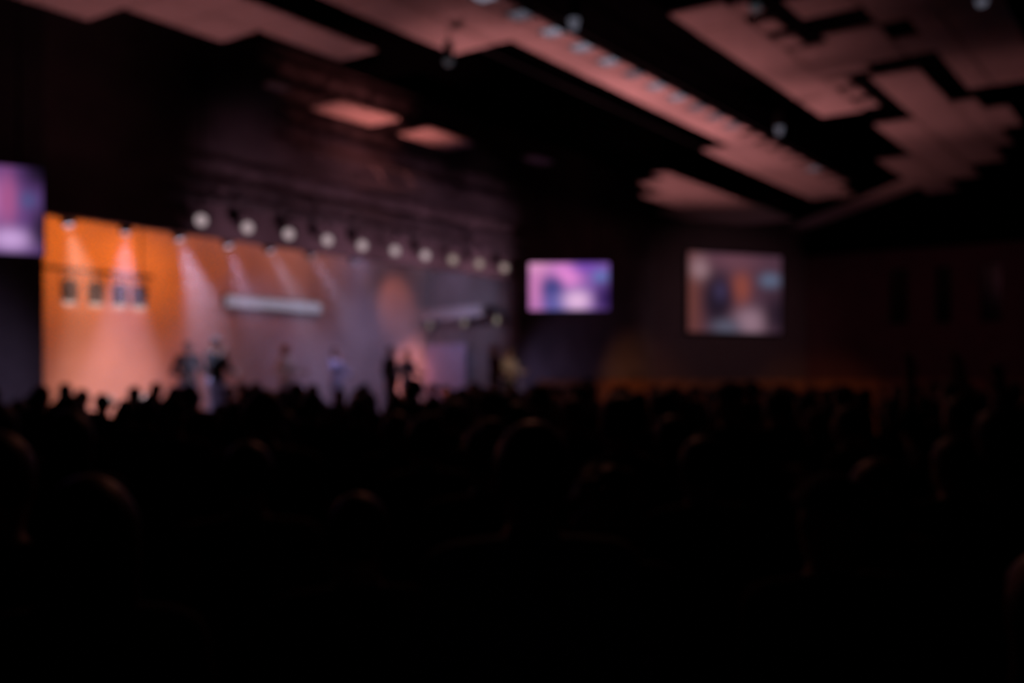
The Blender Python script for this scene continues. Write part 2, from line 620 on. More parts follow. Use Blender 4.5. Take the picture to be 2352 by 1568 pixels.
# small lamps on the stage right wall
sw = Vector((22.68 - 21.56, 19.0 - 15.25)).normalized()
sn = Vector((-sw.y, sw.x))
side_ang = math.atan2(sw.y, sw.x)
for k, px in enumerate((1005, 1085, 1160)):
    U, V = ray(px)
    # intersection with the side wall line
    A = Vector((21.56, 15.25))
    # U d = A.x + t*sw.x ; V d = A.y + t*sw.y
    det = U * (-sw.y) + V * sw.x
    d = (A.x * (-sw.y) + A.y * sw.x) / det
    p = Vector((U * d, V * d)) + sn * 0.25
    o = dup(P1, (p.x, p.y, EYE + 1.93 - 0.372), side_ang - PI / 2 + PI / 2 * 0 - 0.0, '%s dim wall lamp on the right stage wall, counted from the back' % ordw[k], 'dim lamps on the right stage wall')
    o.rotation_euler = (0, 0, side_ang - PI)
    for c in o.children:
        if c.name.startswith('lens'):
            c.material_slots[0].link = 'OBJECT'
            c.material_slots[0].material = glow('faint_lamp_lens', srgb(255, 235, 215), 0.30)
# pale band and panel on the stage right wall
bandt = thing('wall_shelf', 'pale horizontal ledge on the right stage wall above three dim lamps', 'ledge', (A.x, A.y, EYE + 1.93), side_ang)
link('ledge_board', boxm('ledge_board', 0.6, 3.8, 0.0, 0.5, 0.0, 0.06, 0.01), mat('pale_ledge_paint', (0.62, 0.62, 0.66), 0.7), bandt)
link('ledge_face', boxm('ledge_face', 0.6, 3.8, 0.45, 0.5, -0.26, -0.005, 0.01), mat('pale_ledge_face', (0.62, 0.62, 0.66), 0.7), bandt)
pn = thing('stage_screen_panel', 'pale violet free-standing panel at the right rear of the stage', 'panel', (A.x + sw.x * 2.6 + sn.x * 0.3, A.y + sw.y * 2.6 + sn.y * 0.3, DZ), side_ang)
link('panel_face', boxm('panel_face', -0.95, 1.0, 0, 0.05, 0.1, 1.95, 0.015), mat('violet_panel_cloth', (0.55, 0.50, 0.75), 0.8), pn)
bm = bmesh.new()
for s in (-0.8, 0.85):
    box(bm, s - 0.03, s + 0.03, -0.2, 0.28, 0, 0.05)
    box(bm, s - 0.025, s + 0.025, -0.03, -0.003, 0.05, 1.9)
link('panel_feet', mesh_of('panel_feet', bm), M_BLACK, pn)

# long pale light bar on the back wall
lb = thing('light_bar', 'long pale lit bar hanging before the back wall of the stage', 'light bar', (16.6, 18.8, EYE + 1.82))
link('housing', boxm('housing', -1.55, 1.55, 0.0, 0.1, -0.16, 0.16, 0.015), M_BLACK, lb)
link('diffuser', boxm('diffuser', -1.5, 1.5, -0.03, -0.001, -0.125, 0.125, 0.008), glow('light_bar_diffuser', srgb(205, 198, 228), 0.42), lb)
for xx in (-1.3, 1.3):
    bm = bmesh.new()
    tube(bm, (xx, 0.05, 0.16), (xx, 0.05, OPZ + 1.24 - EYE - 1.82), 0.01, seg=6)
    link('hanger', mesh_of('hanger', bm), M_BLACK, lb)

# fixtures added around the raft uplights, hidden behind the crowd
bm = bmesh.new()
lathe(bm, [(0, 0.0), (0.20, 0.0), (0.21, 0.03), (0.08, 0.06), (0.08, 0.16), (0.17, 0.22), (0.19, 0.42), (0.18, 0.42), (0.16, 0.38)], 18)
ub = mesh_of('lamp_body', bm, True)
bm = bmesh.new()
lathe(bm, [(0, 0.40), (0.165, 0.395), (0.165, 0.38), (0, 0.38)], 18)
ul = mesh_of('lens', bm, True)
for k, (x, y) in enumerate(UPS):
    t = thing('added_floor_uplight', '%s added unseen red floor uplight at the foot of the stage front, counted from the left' % ordw[k], 'uplight', (x, y, 0), 0, 'added floor uplights before the stage')
    link('lamp_body', ub, M_BLACK, t)
    link('lens', ul, glow('red_lens', (1, .3, .25), 1.5) if k == 0 else None, t)

# ------------------------------------------------------------------ screens
blue = srgb(70, 68, 140)
scr_blobs = [
    (0.10, 0.5, 0.16, 0.9, srgb(215, 130, 190), 1),
    (0.05, 0.93, 0.25, 0.16, srgb(225, 150, 200), 1),
    (0.48, 0.78, 0.20, 0.30, srgb(250, 150, 225), 1.3),
    (0.70, 0.95, 0.22, 0.20, srgb(120, 75, 180), 1),
    (0.90, 0.70, 0.10, 0.14, srgb(110, 130, 200), 1.2),
    (0.29, 0.46, 0.16, 0.28, srgb(66, 66, 132), 1.6),
    (0.33, 0.12, 0.18, 0.26, srgb(90, 90, 165), 1.4),
    (0.60, 0.20, 0.18, 0.22, srgb(238, 192, 232), 1.2),
    (0.95, 0.25, 0.14, 0.4, srgb(52, 30, 90), 1.2),
]
M_SCR = picture('stage_camera_feed_screen', srgb(128, 88, 168), scr_blobs, 0.92)
scr3_blobs = [
    (0.05, 0.45, 0.13, 0.9, srgb(112, 62, 58), 1),
    (0.13, 0.80, 0.10, 0.14, srgb(165, 130, 138), 1.2),
    (0.56, 0.58, 0.11, 0.24, srgb(150, 76, 66), 1.2),
    (0.48, 0.90, 0.30, 0.12, srgb(112, 70, 84), 1),
    (0.31, 0.40, 0.17, 0.34, srgb(34, 24, 40), 1.7),
    (0.34, 0.52, 0.07, 0.12, srgb(62, 52, 84), 1.2),
    (0.88, 0.68, 0.12, 0.10, srgb(100, 112, 140), 1.4),
    (0.66, 0.14, 0.18, 0.18, srgb(158, 124, 140), 1.3),
    (0.40, 0.07, 0.16, 0.10, srgb(92, 92, 112), 1.3),
    (0.95, 0.25, 0.14, 0.3, srgb(42, 28, 42), 1.2),
]
M_SCR3 = picture('projected_camera_feed', srgb(82, 54, 70), scr3_blobs, 0.78)


M_SCR1 = picture('stage_camera_feed_wide', srgb(92, 60, 118), [
    (0.30, 0.45, 0.14, 0.3, srgb(62, 66, 140), 1.5),
    (0.55, 0.6, 0.22, 0.3, srgb(215, 130, 195), 1.2),
    (0.785, 0.62, 0.055, 0.30, srgb(165, 86, 138), 1.2),
    (0.80, 0.16, 0.13, 0.13, srgb(200, 160, 215), 1.2),
    (0.91, 0.62, 0.055, 0.10, srgb(84, 82, 135), 1.2),
    (1.0, 0.98, 0.15, 0.24, srgb(22, 14, 30), 1.3),
    (0.99, 0.30, 0.07, 0.25, srgb(48, 32, 58), 1.2),
], 1.0)


def hung_screen(label, x, y, zc, w, h, rz, pic=M_SCR):
    t = thing('video_screen', label, 'screen', (x, y, zc), rz)
    link('picture_surface', boxm('picture_surface', -w / 2, w / 2, -0.03, -0.012, -h / 2, h / 2), pic, t)
    bm = bmesh.new()
    box(bm, -w / 2 - 0.03, w / 2 + 0.03, -0.01, 0.07, -h / 2 - 0.03, h / 2 + 0.03, 0.01)
    link('screen_housing', mesh_of('screen_housing', bm), M_BLACK, t)
    for s in (-1, 1):
        bm = bmesh.new()
        tube(bm, (s * w * 0.35, 0.05, h / 2 + 0.02), (s * w * 0.35, 0.05, CH + 1.3 - zc), 0.018, seg=8)
        link('hanger_pole', mesh_of('hanger_pole', bm), M_BLACK, t)
    return t


def face(px):
    """Rotation about Z that turns local -Y towards the camera at that pixel column."""
    U, V = ray(px)
    return math.atan2(V, U) - PI / 2


d2 = 25.0
x, y = spot_at(1307, d2)
hung_screen('small bright pink and purple video screen right of the stage', x, y, EYE + (870 - 658) / F * d2, 183 / F * d2 * 1.0, 108 / F * d2, face(1307) + 0.02)
d1 = 13.2
x, y = spot_at(-92, d1)
hung_screen('purple video screen left of the stage, cut off by the frame edge', x, y, EYE + (870 - 474) / F * d1, 345 / F * d1 * 1.0, 204 / F * d1, face(-92) - 0.06, M_SCR1)
# projection screen on the angled wall
wa = Vector(A1)
wb = Vector(A2)
wd = (wb - wa).normalized()


def on_screen_wall(px):
    U, V = ray(px)
    det = U * (-wd.y) + V * wd.x
    return (wa.x * (-wd.y) + wa.y * wd.x) / det


da, db = on_screen_wall(1576), on_screen_wall(1790)
pa = Vector(spot_at(1576, da))
pb = Vector(spot_at(1790, db))
mid = (pa + pb) / 2
wid = (pb - pa).length
dm = (da + db) / 2
nrm = Vector((wd.y, -wd.x))
if nrm.dot(mid) > 0:
    nrm = -nrm
pos = mid + nrm * 0.08
ps = thing('projection_screen', 'large dim projection screen with an orange picture on the angled wall', 'screen', (pos.x, pos.y, EYE + (870 - 674) / F * dm), math.atan2(wd.y, wd.x))
hh = 180 / F * dm / 2
link('picture_surface', boxm('picture_surface', -wid / 2, wid / 2, -0.03, -0.012, -hh, hh), M_SCR3, ps)
bm = bmesh.new()
for s in (-1, 1):
    box(bm, s * (wid / 2 + 0.04) - 0.04, s * (wid / 2 + 0.04) + 0.04, -0.04, 0.05, -hh - 0.08, hh + 0.08)
    box(bm, -wid / 2, wid / 2, -0.04, 0.05, s * (hh + 0.04) - 0.04, s * (hh + 0.04) + 0.04)
box(bm, -wid / 2, wid / 2, -0.01, 0.04, -hh, hh)
link('screen_frame', mesh_of('screen_frame', bm), M_BLACK, ps)

# ------------------------------------------------------------------ ceiling rafts of square tiles
TM = 0.85
TX0, TY0 = 8.3, 13.4
tile_full = boxm('ceiling_tile', -TM / 2 + 0.012, TM / 2 - 0.012, -TM / 2 + 0.012, TM / 2 - 0.012, 0, 0.06, 0.012)
tile_half = boxm('ceiling_tile_half', -TM / 2 + 0.012, TM / 2 - 0.012, -TM / 4 + 0.006, TM / 4 - 0.006, 0, 0.06, 0.012)
tile_tooth = boxm('ceiling_tile_small', -0.235, 0.235, -0.13, 0.205, 0, 0.06, 0.012)
tile_narrow = boxm('ceiling_tile_narrow', -TM / 2 + 0.012, TM / 2 - 0.012, -0.28, 0.28, 0, 0.06, 0.012)
for m_ in (tile_full, tile_half, tile_tooth, tile_narrow):
    m_.materials.append(M_TILE)


def cell(i, j):
    return TX0 + TM * (i + .5), TY0 - TM * (j + .5)


def raft(label, cells, halves=(), teeth=(), off=(0, 0), narrow=()):
    xs = [cell(i, j) for i, j in list(cells) + list(narrow) + [h[:2] for h in halves] + [t[:2] for t in teeth]]
    cx = sum(p[0] for p in xs) / len(xs)
    cy = sum(p[1] for p in xs) / len(xs)
    t = thing('ceiling_raft', label, 'ceiling panel', (cx + off[0], cy + off[1], CH), 0, 'suspended ceiling rafts')
    for i, j in cells:
        x, y = cell(i, j)
        link('ceiling_tile', tile_full, None, t, (x - cx, y - cy, rnd.uniform(0, 0.012)))
    for i, j, s in halves:         # s=+1: half on the stage side, -1: half on the audience side
        x, y = cell(i, j)
        link('ceiling_tile', tile_half, None, t, (x - cx, y - cy + s * TM / 4, rnd.uniform(0, 0.012)))
    for i, j in narrow:
        x, y = cell(i, j)
        link('ceiling_tile', tile_narrow, None, t, (x - cx, y - cy - 0.14, rnd.uniform(0, 0.012)))
    for i, j, s in teeth:
        x, y = cell(i, j)
        link('ceiling_tile', tile_tooth, None, t, (x - cx, y - cy + s * TM / 4, rnd.uniform(0, 0.012)))
    # carrier rails and hanger rods above the tiles
    x0, x1 = min(p[0] for p in xs) - 0.4 - cx, max(p[0] for p in xs) + 0.4 - cx
    rows = sorted(set(round(p[1], 3) for p in xs))
    for ry in rows:
        rx = [p[0] for p in xs if abs(p[1] - ry) < 0.01]
        link('carrier_rail', boxm('carrier_rail', min(rx) - cx - 0.35, max(rx) - cx + 0.35, ry - cy - 0.02, ry - cy + 0.02, 0.073, 0.12), M_BLACK, t)
    p0, p1 = min(xs), max(xs)
    for p in (p0, p1):
        bm = bmesh.new()
        tube(bm, (p[0] - cx, p[1] - cy, 0.12), (p[0] - cx, p[1] - cy, 1.3), 0.012, seg=6)
        link('hanger_rod', mesh_of('hanger_rod', bm), M_BLACK, t)
    return t


R = range
raft('dim stepped tile raft at the upper left of the ceiling',
     [(-3, 0), (-2, 0), (-1, 0), (-2, 1), (-1, 1), (0, 1), (1, 1), (-1, 2), (0, 2), (1, 2), (2, 2), (3, 2)])
raft('longest, brightest pink tile raft with saw-toothed edge crossing the ceiling middle',
     [(i, 4) for i in (0, 1, 2, 3, 4)] + [(i, 5) for i in list(R(1, 5)) + list(R(15, 24))],
     [(i, 4, -1) for i in R(15, 24)],
     [(i, 6, 1) for i in R(2, 22)], (0, 0), [(i, 5) for i in R(5, 15)])
raft('narrower saw-toothed pink raft right of the brightest ceiling raft',
     [(i, 8) for i in R(5, 13)] + [(8, 9), (9, 9)], [], [(i, 9, 1) for i in (5, 6, 7, 10, 11, 12)], (0.4, -0.2))
raft('dim raft of stepped tiles at the upper right, nearest the side wall',
     [(8, 10), (9, 10)] + [(i, 10) for i in R(11, 21)] + [(i, 9) for i in R(15, 23)] + [(i, 8) for i in R(19, 25)],
     [(i, 11, 1) for i in R(14, 19)])
raft('dark pink raft block in the top right corner of the ceiling',
     [(6, 10), (6, 11), (7, 11), (9, 11), (8, 12), (9, 12), (10, 12), (11, 12), (12, 12), (7, 12), (12, 13), (11, 13)],
     [(8, 11, -1), (10, 11, -1), (11, 11, -1), (12, 11, -1), (15, 11, -1), (16, 11, -1)])
raft('two orange lit ceiling tiles close to the stage wall, left of the other lit pair', [(6, -1), (7, -1)])
raft('two orange lit ceiling tiles close to the stage wall, the pair nearer the middle', [(9, -1), (10, -1)])
raft('single small lit tile close to the stage wall, leftmost of the orange ones', [], [], [(4, -1, -1)])
raft('single faint red tile above the small purple screen', [], [(13, 0, 1)])
raft('fading pink raft just above the projection screen wall',
     [(i, 1) for i in R(18, 28)] + [(i, 0) for i in R(20, 28)] + [(i, -1) for i in R(23, 28)], [(i, 2, 1) for i in R(17, 28)])
# the raft that follows the angled wall
dg = thing('ceiling_raft', 'dim narrow raft slanting along the top of the side wall', 'ceiling panel', (30.9, 9.1, CH), math.atan2(5.0, 5.8), 'suspended ceiling rafts')
for k in R(12):
    link('ceiling_tile', tile_full, None, dg, ((k - 5.5) * TM, 0.1, 0))
link('carrier_rail', boxm('carrier_rail', -5, 5, 0.08, 0.12, 0.06, 0.12), M_BLACK, dg)
for s in (-4, 4):
    bm = bmesh.new()
    tube(bm, (s, 0.1, 0.12), (s, 0.1, 1.3), 0.012, seg=6)
    link('hanger_rod', mesh_of('hanger_rod', bm), M_BLACK, dg)

# cool strip lamps tucked between the teeth of the bright raft
bm = bmesh.new()
box(bm, -0.14, 0.14, -0.15, 0.15, 0.03, 0.10, 0.01)
sl_b = mesh_of('housing', bm)
sl_l = boxm('diffuser', -0.12, 0.12, -0.13, 0.13, 0.008, 0.03, 0.004)
for k, u in enumerate([TX0 + TM * q for q in (3, 4, 5, 6, 7, 8, 9, 10, 11, 12, 13, 19)]):
    t = thing('ceiling_strip_lamp', '%s pale bluish strip lamp along the toothed edge of bright raft, from the left' % ordw[k], 'ceiling lamp', (u, 8.12, CH - 0.02), 0, 'strip lamps along the bright raft')
    link('housing', sl_b, M_BLACK, t)
    link('diffuser', sl_l, M_TROFFER if k in (0, 2, 3, 4, 6, 7) else M_TROFFER_DIM, t)
    bm = bmesh.new()
    tube(bm, (0, 0, 0.1), (0, 0, 1.315), 0.008, seg=6)
    link('hanger_rod', mesh_of('hanger_rod', bm), M_BLACK, t)
# small hanging lamps in the dark gaps
bm = bmesh.new()
lathe(bm, [(0, 0.30), (0.05, 0.30), (0.07, 0.24), (0.085, 0.02), (0.08, 0.0), (0.07, 0.01)], 16)
pb_ = mesh_of('lamp_shade', bm, True)
bm = bmesh.new()
lathe(bm, [(0, -0.07), (0.05, -0.06), (0.075, 0.0), (0.075, 0.015), (0, 0.02)], 16)
pl_ = mesh_of('bulb', bm, True)
for k, (px, py, lab) in enumerate([(1318, 45, 'small pale hanging lamp in the dark gap at the top middle of the ceiling'),
                                   (1790, 292, 'small dim hanging lamp in the dark gap right of the bright raft'),
                                   (1030, 140, 'faint hanging lamp just below the corner of the bright raft'),
                                   (2255, 2, 'small pale hanging lamp at the upper right frame edge'),
                                   (1735, 15, 'faint hanging lamp above the narrower toothed raft')]):
    zc = 4.75
    d = zc * F / (870 - py)
    x, y = spot_at(px, d)
    t = thing('pendant_lamp', lab, 'pendant lamp', (x, y, EYE + zc), 0, 'small hanging lamps in the ceiling gaps')
    link('lamp_shade', pb_, M_BLACK, t)
    link('bulb', pl_, M_SMALL if k < 2 else (M_SMALL if k == 3 else glow('faint_bulb', srgb(170, 175, 190), 0.08)), t).scale = (1, 1, 2.2) if k < 2 else (1, 1, 1)
    bm = bmesh.new()
    tube(bm, (0, 0, 0.30), (0, 0, CH + 1.3 - EYE - zc), 0.008, seg=6)
    link('cable', mesh_of('cable', bm), M_BLACK, t)

# ------------------------------------------------------------------ people: bodies grown from distance fields


class Field:
    def __init__(self, lo, hi, h):
        self.lo = np.array(lo, float)
        self.h = h
        self.n = np.ceil((np.array(hi) - self.lo) / h).astype(int) + 1
        self.f = np.full(tuple(self.n), 1.0, np.float32)

    def block(self, lo, hi):
        a = np.clip(np.floor((np.array(lo) - self.lo) / self.h).astype(int), 0, self.n)
        b = np.clip(np.ceil((np.array(hi) - self.lo) / self.h).astype(int) + 1, 0, self.n)
        if np.any(b <= a):
            return None, None
        ax = [self.lo[k] + self.h * np.arange(a[k], b[k]) for k in range(3)]
        g = np.meshgrid(*ax, indexing='ij')
        return tuple(slice(a[k], b[k]) for k in range(3)), g

    def add(self, d, sl, k):
        f = self.f[sl]
        hh = np.clip(0.5 + 0.5 * (d - f) / k, 0, 1)
        self.f[sl] = d * (1 - hh) + f * hh - k * hh * (1 - hh)

    def cone(self, a, b, ra, rb, k=0.02):
        a, b = np.array(a, float), np.array(b, float)
        m = max(ra, rb) + k + 3 * self.h
        sl, g = self.block(np.minimum(a, b) - m, np.maximum(a, b) + m)
        if sl is None:
            return
        ab = b - a
        t = sum((g[q] - a[q]) * ab[q] for q in range(3)) / max(1e-9, ab @ ab)
        t = np.clip(t, 0, 1)
        d = np.sqrt(sum((g[q] - a[q] - t * ab[q]) ** 2 for q in range(3))) - (ra + (rb - ra) * t)
        self.add(d, sl, k)

    def ell(self, c, r, k=0.03):
        c, r = np.array(c, float), np.array(r, float)
        m = r + k + 3 * self.h
        sl, g = self.block(c - m, c + m)
        if sl is None:
            return
        q = [(g[i] - c[i]) / r[i] for i in range(3)]
        k0 = np.sqrt(sum(v * v for v in q))
        k1 = np.sqrt(sum((v / r[i]) ** 2 for i, v in enumerate(q)))
        self.add(k0 * (k0 - 1) / np.maximum(k1, 1e-6), sl, k)

    def carve(self, c, r, k=0.008):
        c = np.array(c, float)
        sl, g = self.block(c - r - 0.03, c + r + 0.03)
        if sl is None:
            return
        d = r - np.sqrt(sum((g[i] - c[i]) ** 2 for i in range(3)))
        f = self.f[sl]
        hh = np.clip(0.5 - 0.5 * (d - f) / k, 0, 1)
        self.f[sl] = d * (1 - hh) + f * hh + k * hh * (1 - hh)

    def cut(self, fn):
        ax = [self.lo[k] + self.h * np.arange(self.n[k]) for k in range(3)]
        g = np.meshgrid(*ax, indexing='ij')
        self.f = np.maximum(self.f, fn(*g).astype(np.float32))

    def mesh(self, name):
        f = self.f
        ins = f < 0
        c = np.zeros(tuple(s - 1 for s in f.shape), np.int8)
        for dx in (0, 1):
            for dy in (0, 1):
                for dz in (0, 1):
                    c += ins[dx:f.shape[0] - 1 + dx, dy:f.shape[1] - 1 + dy, dz:f.shape[2] - 1 + dz]
        act = (c > 0) & (c < 8)
        ci = np.argwhere(act)
        idx = np.full(act.shape, -1, np.int64)
        idx[act] = np.arange(len(ci))
        acc = np.zeros((len(ci), 3))
        cnt = np.zeros(len(ci))
        corners = [(a, b, d) for a in (0, 1) for b in (0, 1) for d in (0, 1)]
        for p in corners:
            for q in corners:
                if sum(q) - sum(p) == 1 and all(q[t] >= p[t] for t in range(3)):
                    fp = f[ci[:, 0] + p[0], ci[:, 1] + p[1], ci[:, 2] + p[2]]
                    fq = f[ci[:, 0] + q[0], ci[:, 1] + q[1], ci[:, 2] + q[2]]
                    ok = (fp < 0) != (fq < 0)
                    t = np.where(ok, fp / np.where(ok, fp - fq, 1), 0)
                    pos = np.array(p)[None] + t[:, None] * (np.array(q) - np.array(p))[None]
                    acc[ok] += pos[ok]
                    cnt[ok] += 1
        v = self.lo + self.h * (ci + acc / np.maximum(cnt, 1)[:, None])
        quads = []
        for axis in range(3):
            o1, o2 = [k for k in range(3) if k != axis]
            s0 = [slice(None)] * 3
            s1 = [slice(None)] * 3
            s0[axis] = slice(0, -1)
            s1[axis] = slice(1, None)
            a, b = ins[tuple(s0)], ins[tuple(s1)]
            e = np.argwhere(a != b)
            e = e[(e[:, o1] > 0) & (e[:, o2] > 0) & (e[:, o1] < f.shape[o1] - 1) & (e[:, o2] < f.shape[o2] - 1)]
            flip = a[e[:, 0], e[:, 1], e[:, 2]]
            qs = []
            for d1, d2 in ((0, 0), (1, 0), (1, 1), (0, 1)):
                w = e.copy()
                w[:, o1] -= d1
                w[:, o2] -= d2
                qs.append(idx[w[:, 0], w[:, 1], w[:, 2]])
            q = np.stack(qs, 1)
            if axis == 1:
                flip = ~flip
            q[flip] = q[flip][:, ::-1]
            quads.append(q)
        q = np.concatenate(quads)
        q = q[(q >= 0).all(1)]
        me = bpy.data.meshes.new(name)
        me.vertices.add(len(v))
        me.vertices.foreach_set('co', v.astype(np.float32).ravel())
        me.loops.add(len(q) * 4)
        me.loops.foreach_set('vertex_index', q.astype(np.int32).ravel())
        me.polygons.add(len(q))
        me.polygons.foreach_set('loop_start', np.arange(0, len(q) * 4, 4, dtype=np.int32))
        me.polygons.foreach_set('use_smooth', np.ones(len(q), bool))
        me.update(calc_edges=True)
        me.validate()
        return me


def pose(kind):
    """Joints of a 1.75 m figure facing +Y, feet at z=0. Each arm: shoulder, elbow, wrist, finger direction."""
    J = {}
    for s, n in ((-1, 'l'), (1, 'r')):
        J['sh' + n] = (s * 0.185, -0.01, 1.42)
        J['el' + n] = (s * 0.235, -0.03, 1.14)
        J['wr' + n] = (s * 0.225, 0.06, 0.90)
        J['fd' + n] = (0, 0.18, -1)
        J['hi' + n] = (s * 0.095, 0, 0.90)
        J['kn' + n] = (s * 0.105, 0.02, 0.49)
        J['an' + n] = (s * 0.115, -0.02, 0.085)
    if kind in ('up', 'oneup'):
        for s, n in ((-1, 'l'), (1, 'r')):
            if kind == 'oneup' and n == 'l':
                continue
            J['el' + n] = (s * 0.30, 0.10, 1.62)
            J['wr' + n] = (s * 0.22, 0.16, 1.85)
            J['fd' + n] = (-s * 0.15, 0.05, 1)
    if kind == 'clap':
        for s, n in ((-1, 'l'), (1, 'r')):
            J['el' + n] = (s * 0.25, 0.06, 1.15)
            J['wr' + n] = (s * 0.09, 0.27, 1.26)
            J['fd' + n] = (-s * 0.45, 0.6, 0.65)
    if kind == 'sing':
        J['elr'] = (0.27, 0.10, 1.18)
        J['wrr'] = (0.08, 0.24, 1.42)
        J['fdr'] = (-0.6, 0.15, 0.8)
        J['ell'] = (-0.30, 0.0, 1.16)
        J['wrl'] = (-0.30, 0.22, 1.06)
        J['fdl'] = (0.1, 1, 0.1)
    if kind == 'play':
        J['elr'] = (0.30, -0.04, 1.14)
        J['wrr'] = (0.10, 0.20, 1.02)
        J['fdr'] = (-1, 0.15, -0.1)
        J['ell'] = (-0.30, 0.04, 1.15)
        J['wrl'] = (-0.36, 0.27, 1.12)
        J['fdl'] = (0.45, 0.7, 0.3)
    return J


def V3(a):
    return np.array(a, float)


def hand(F_, wr, fd, s, r=1.0):
    """Palm, four unequal bent fingers and a thumb from the side of the palm."""
    wr = V3(wr)
    d = V3(fd)
    d /= np.linalg.norm(d)
    side = np.cross(d, V3((0, 1, 0.2)))
    side /= np.linalg.norm(side)
    side = side * (1 if side[0] * s < 0 else -1) if abs(side[0]) > 0.2 else side
    nrm_ = np.cross(d, side)
    if nrm_[1] < 0:
        nrm_ = -nrm_
    F_.cone(wr, wr + d * 0.03, 0.026, 0.03, 0.015)
    for t in (-1, 0, 1):
        F_.cone(wr + d * 0.03 + side * t * 0.018, wr + d * 0.085 + side * t * 0.022, 0.0165, 0.0135, 0.012)
    for t, L in ((-1.5, 0.066), (-0.5, 0.078), (0.5, 0.084), (1.5, 0.074)):
        a = wr + d * 0.092 + side * t * 0.0205
        b = a + (d * 0.92 + nrm_ * 0.30 + side * t * 0.03) * L * 0.55
        c = b + (d * 0.65 + nrm_ * 0.75) * L * 0.5
        F_.cone(a, b, 0.0095, 0.0085, 0.004)
        F_.cone(b, c, 0.0085, 0.0072, 0.003)
    a = wr + d * 0.03 + side * 0.032
    b = a + (side * 0.75 + d * 0.65 + nrm_ * 0.2) * 0.042
    c = b + (side * 0.25 + d * 0.95 + nrm_ * 0.25) * 0.032
    F_.cone(a, b, 0.0135, 0.011, 0.010)
    F_.cone(b, c, 0.011, 0.009, 0.003)


def torso(F_, fem, g=0.0):
    sx = 0.92 if fem else 1.0
    F_.ell((0, 0.0, 0.95), (0.165 * (1.03 if fem else 0.98) + g, 0.115 + g, 0.13 + g), 0.05)
    F_.ell((0, 0.0, 1.10), (0.135 * sx + g, 0.10 + g, 0.17 + g), 0.06)
    F_.ell((0, 0.005, 1.28), (0.168 * sx + g, 0.112 + g, 0.17 + g), 0.06)
    F_.cone((-0.15 * sx, -0.012, 1.418), (0.15 * sx, -0.012, 1.418), 0.062 + g, 0.062 + g, 0.05)
    F_.cone((-0.09, -0.015, 1.44), (0.0, -0.012, 1.475), 0.05 + g, 0.05 + g, 0.04)
    F_.cone((0.09, -0.015, 1.44), (0.0, -0.012, 1.475), 0.05 + g, 0.05 + g, 0.04)
    if fem:
        for s in (-1, 1):
            F_.ell((s * 0.07, 0.085, 1.275), (0.062 + g, 0.05 + g, 0.06 + g), 0.04)


def head_prims(F_, g=0.0):
    F_.ell((0, -0.005, 1.650), (0.076 + g, 0.097 + g, 0.097 + g), 0.02)


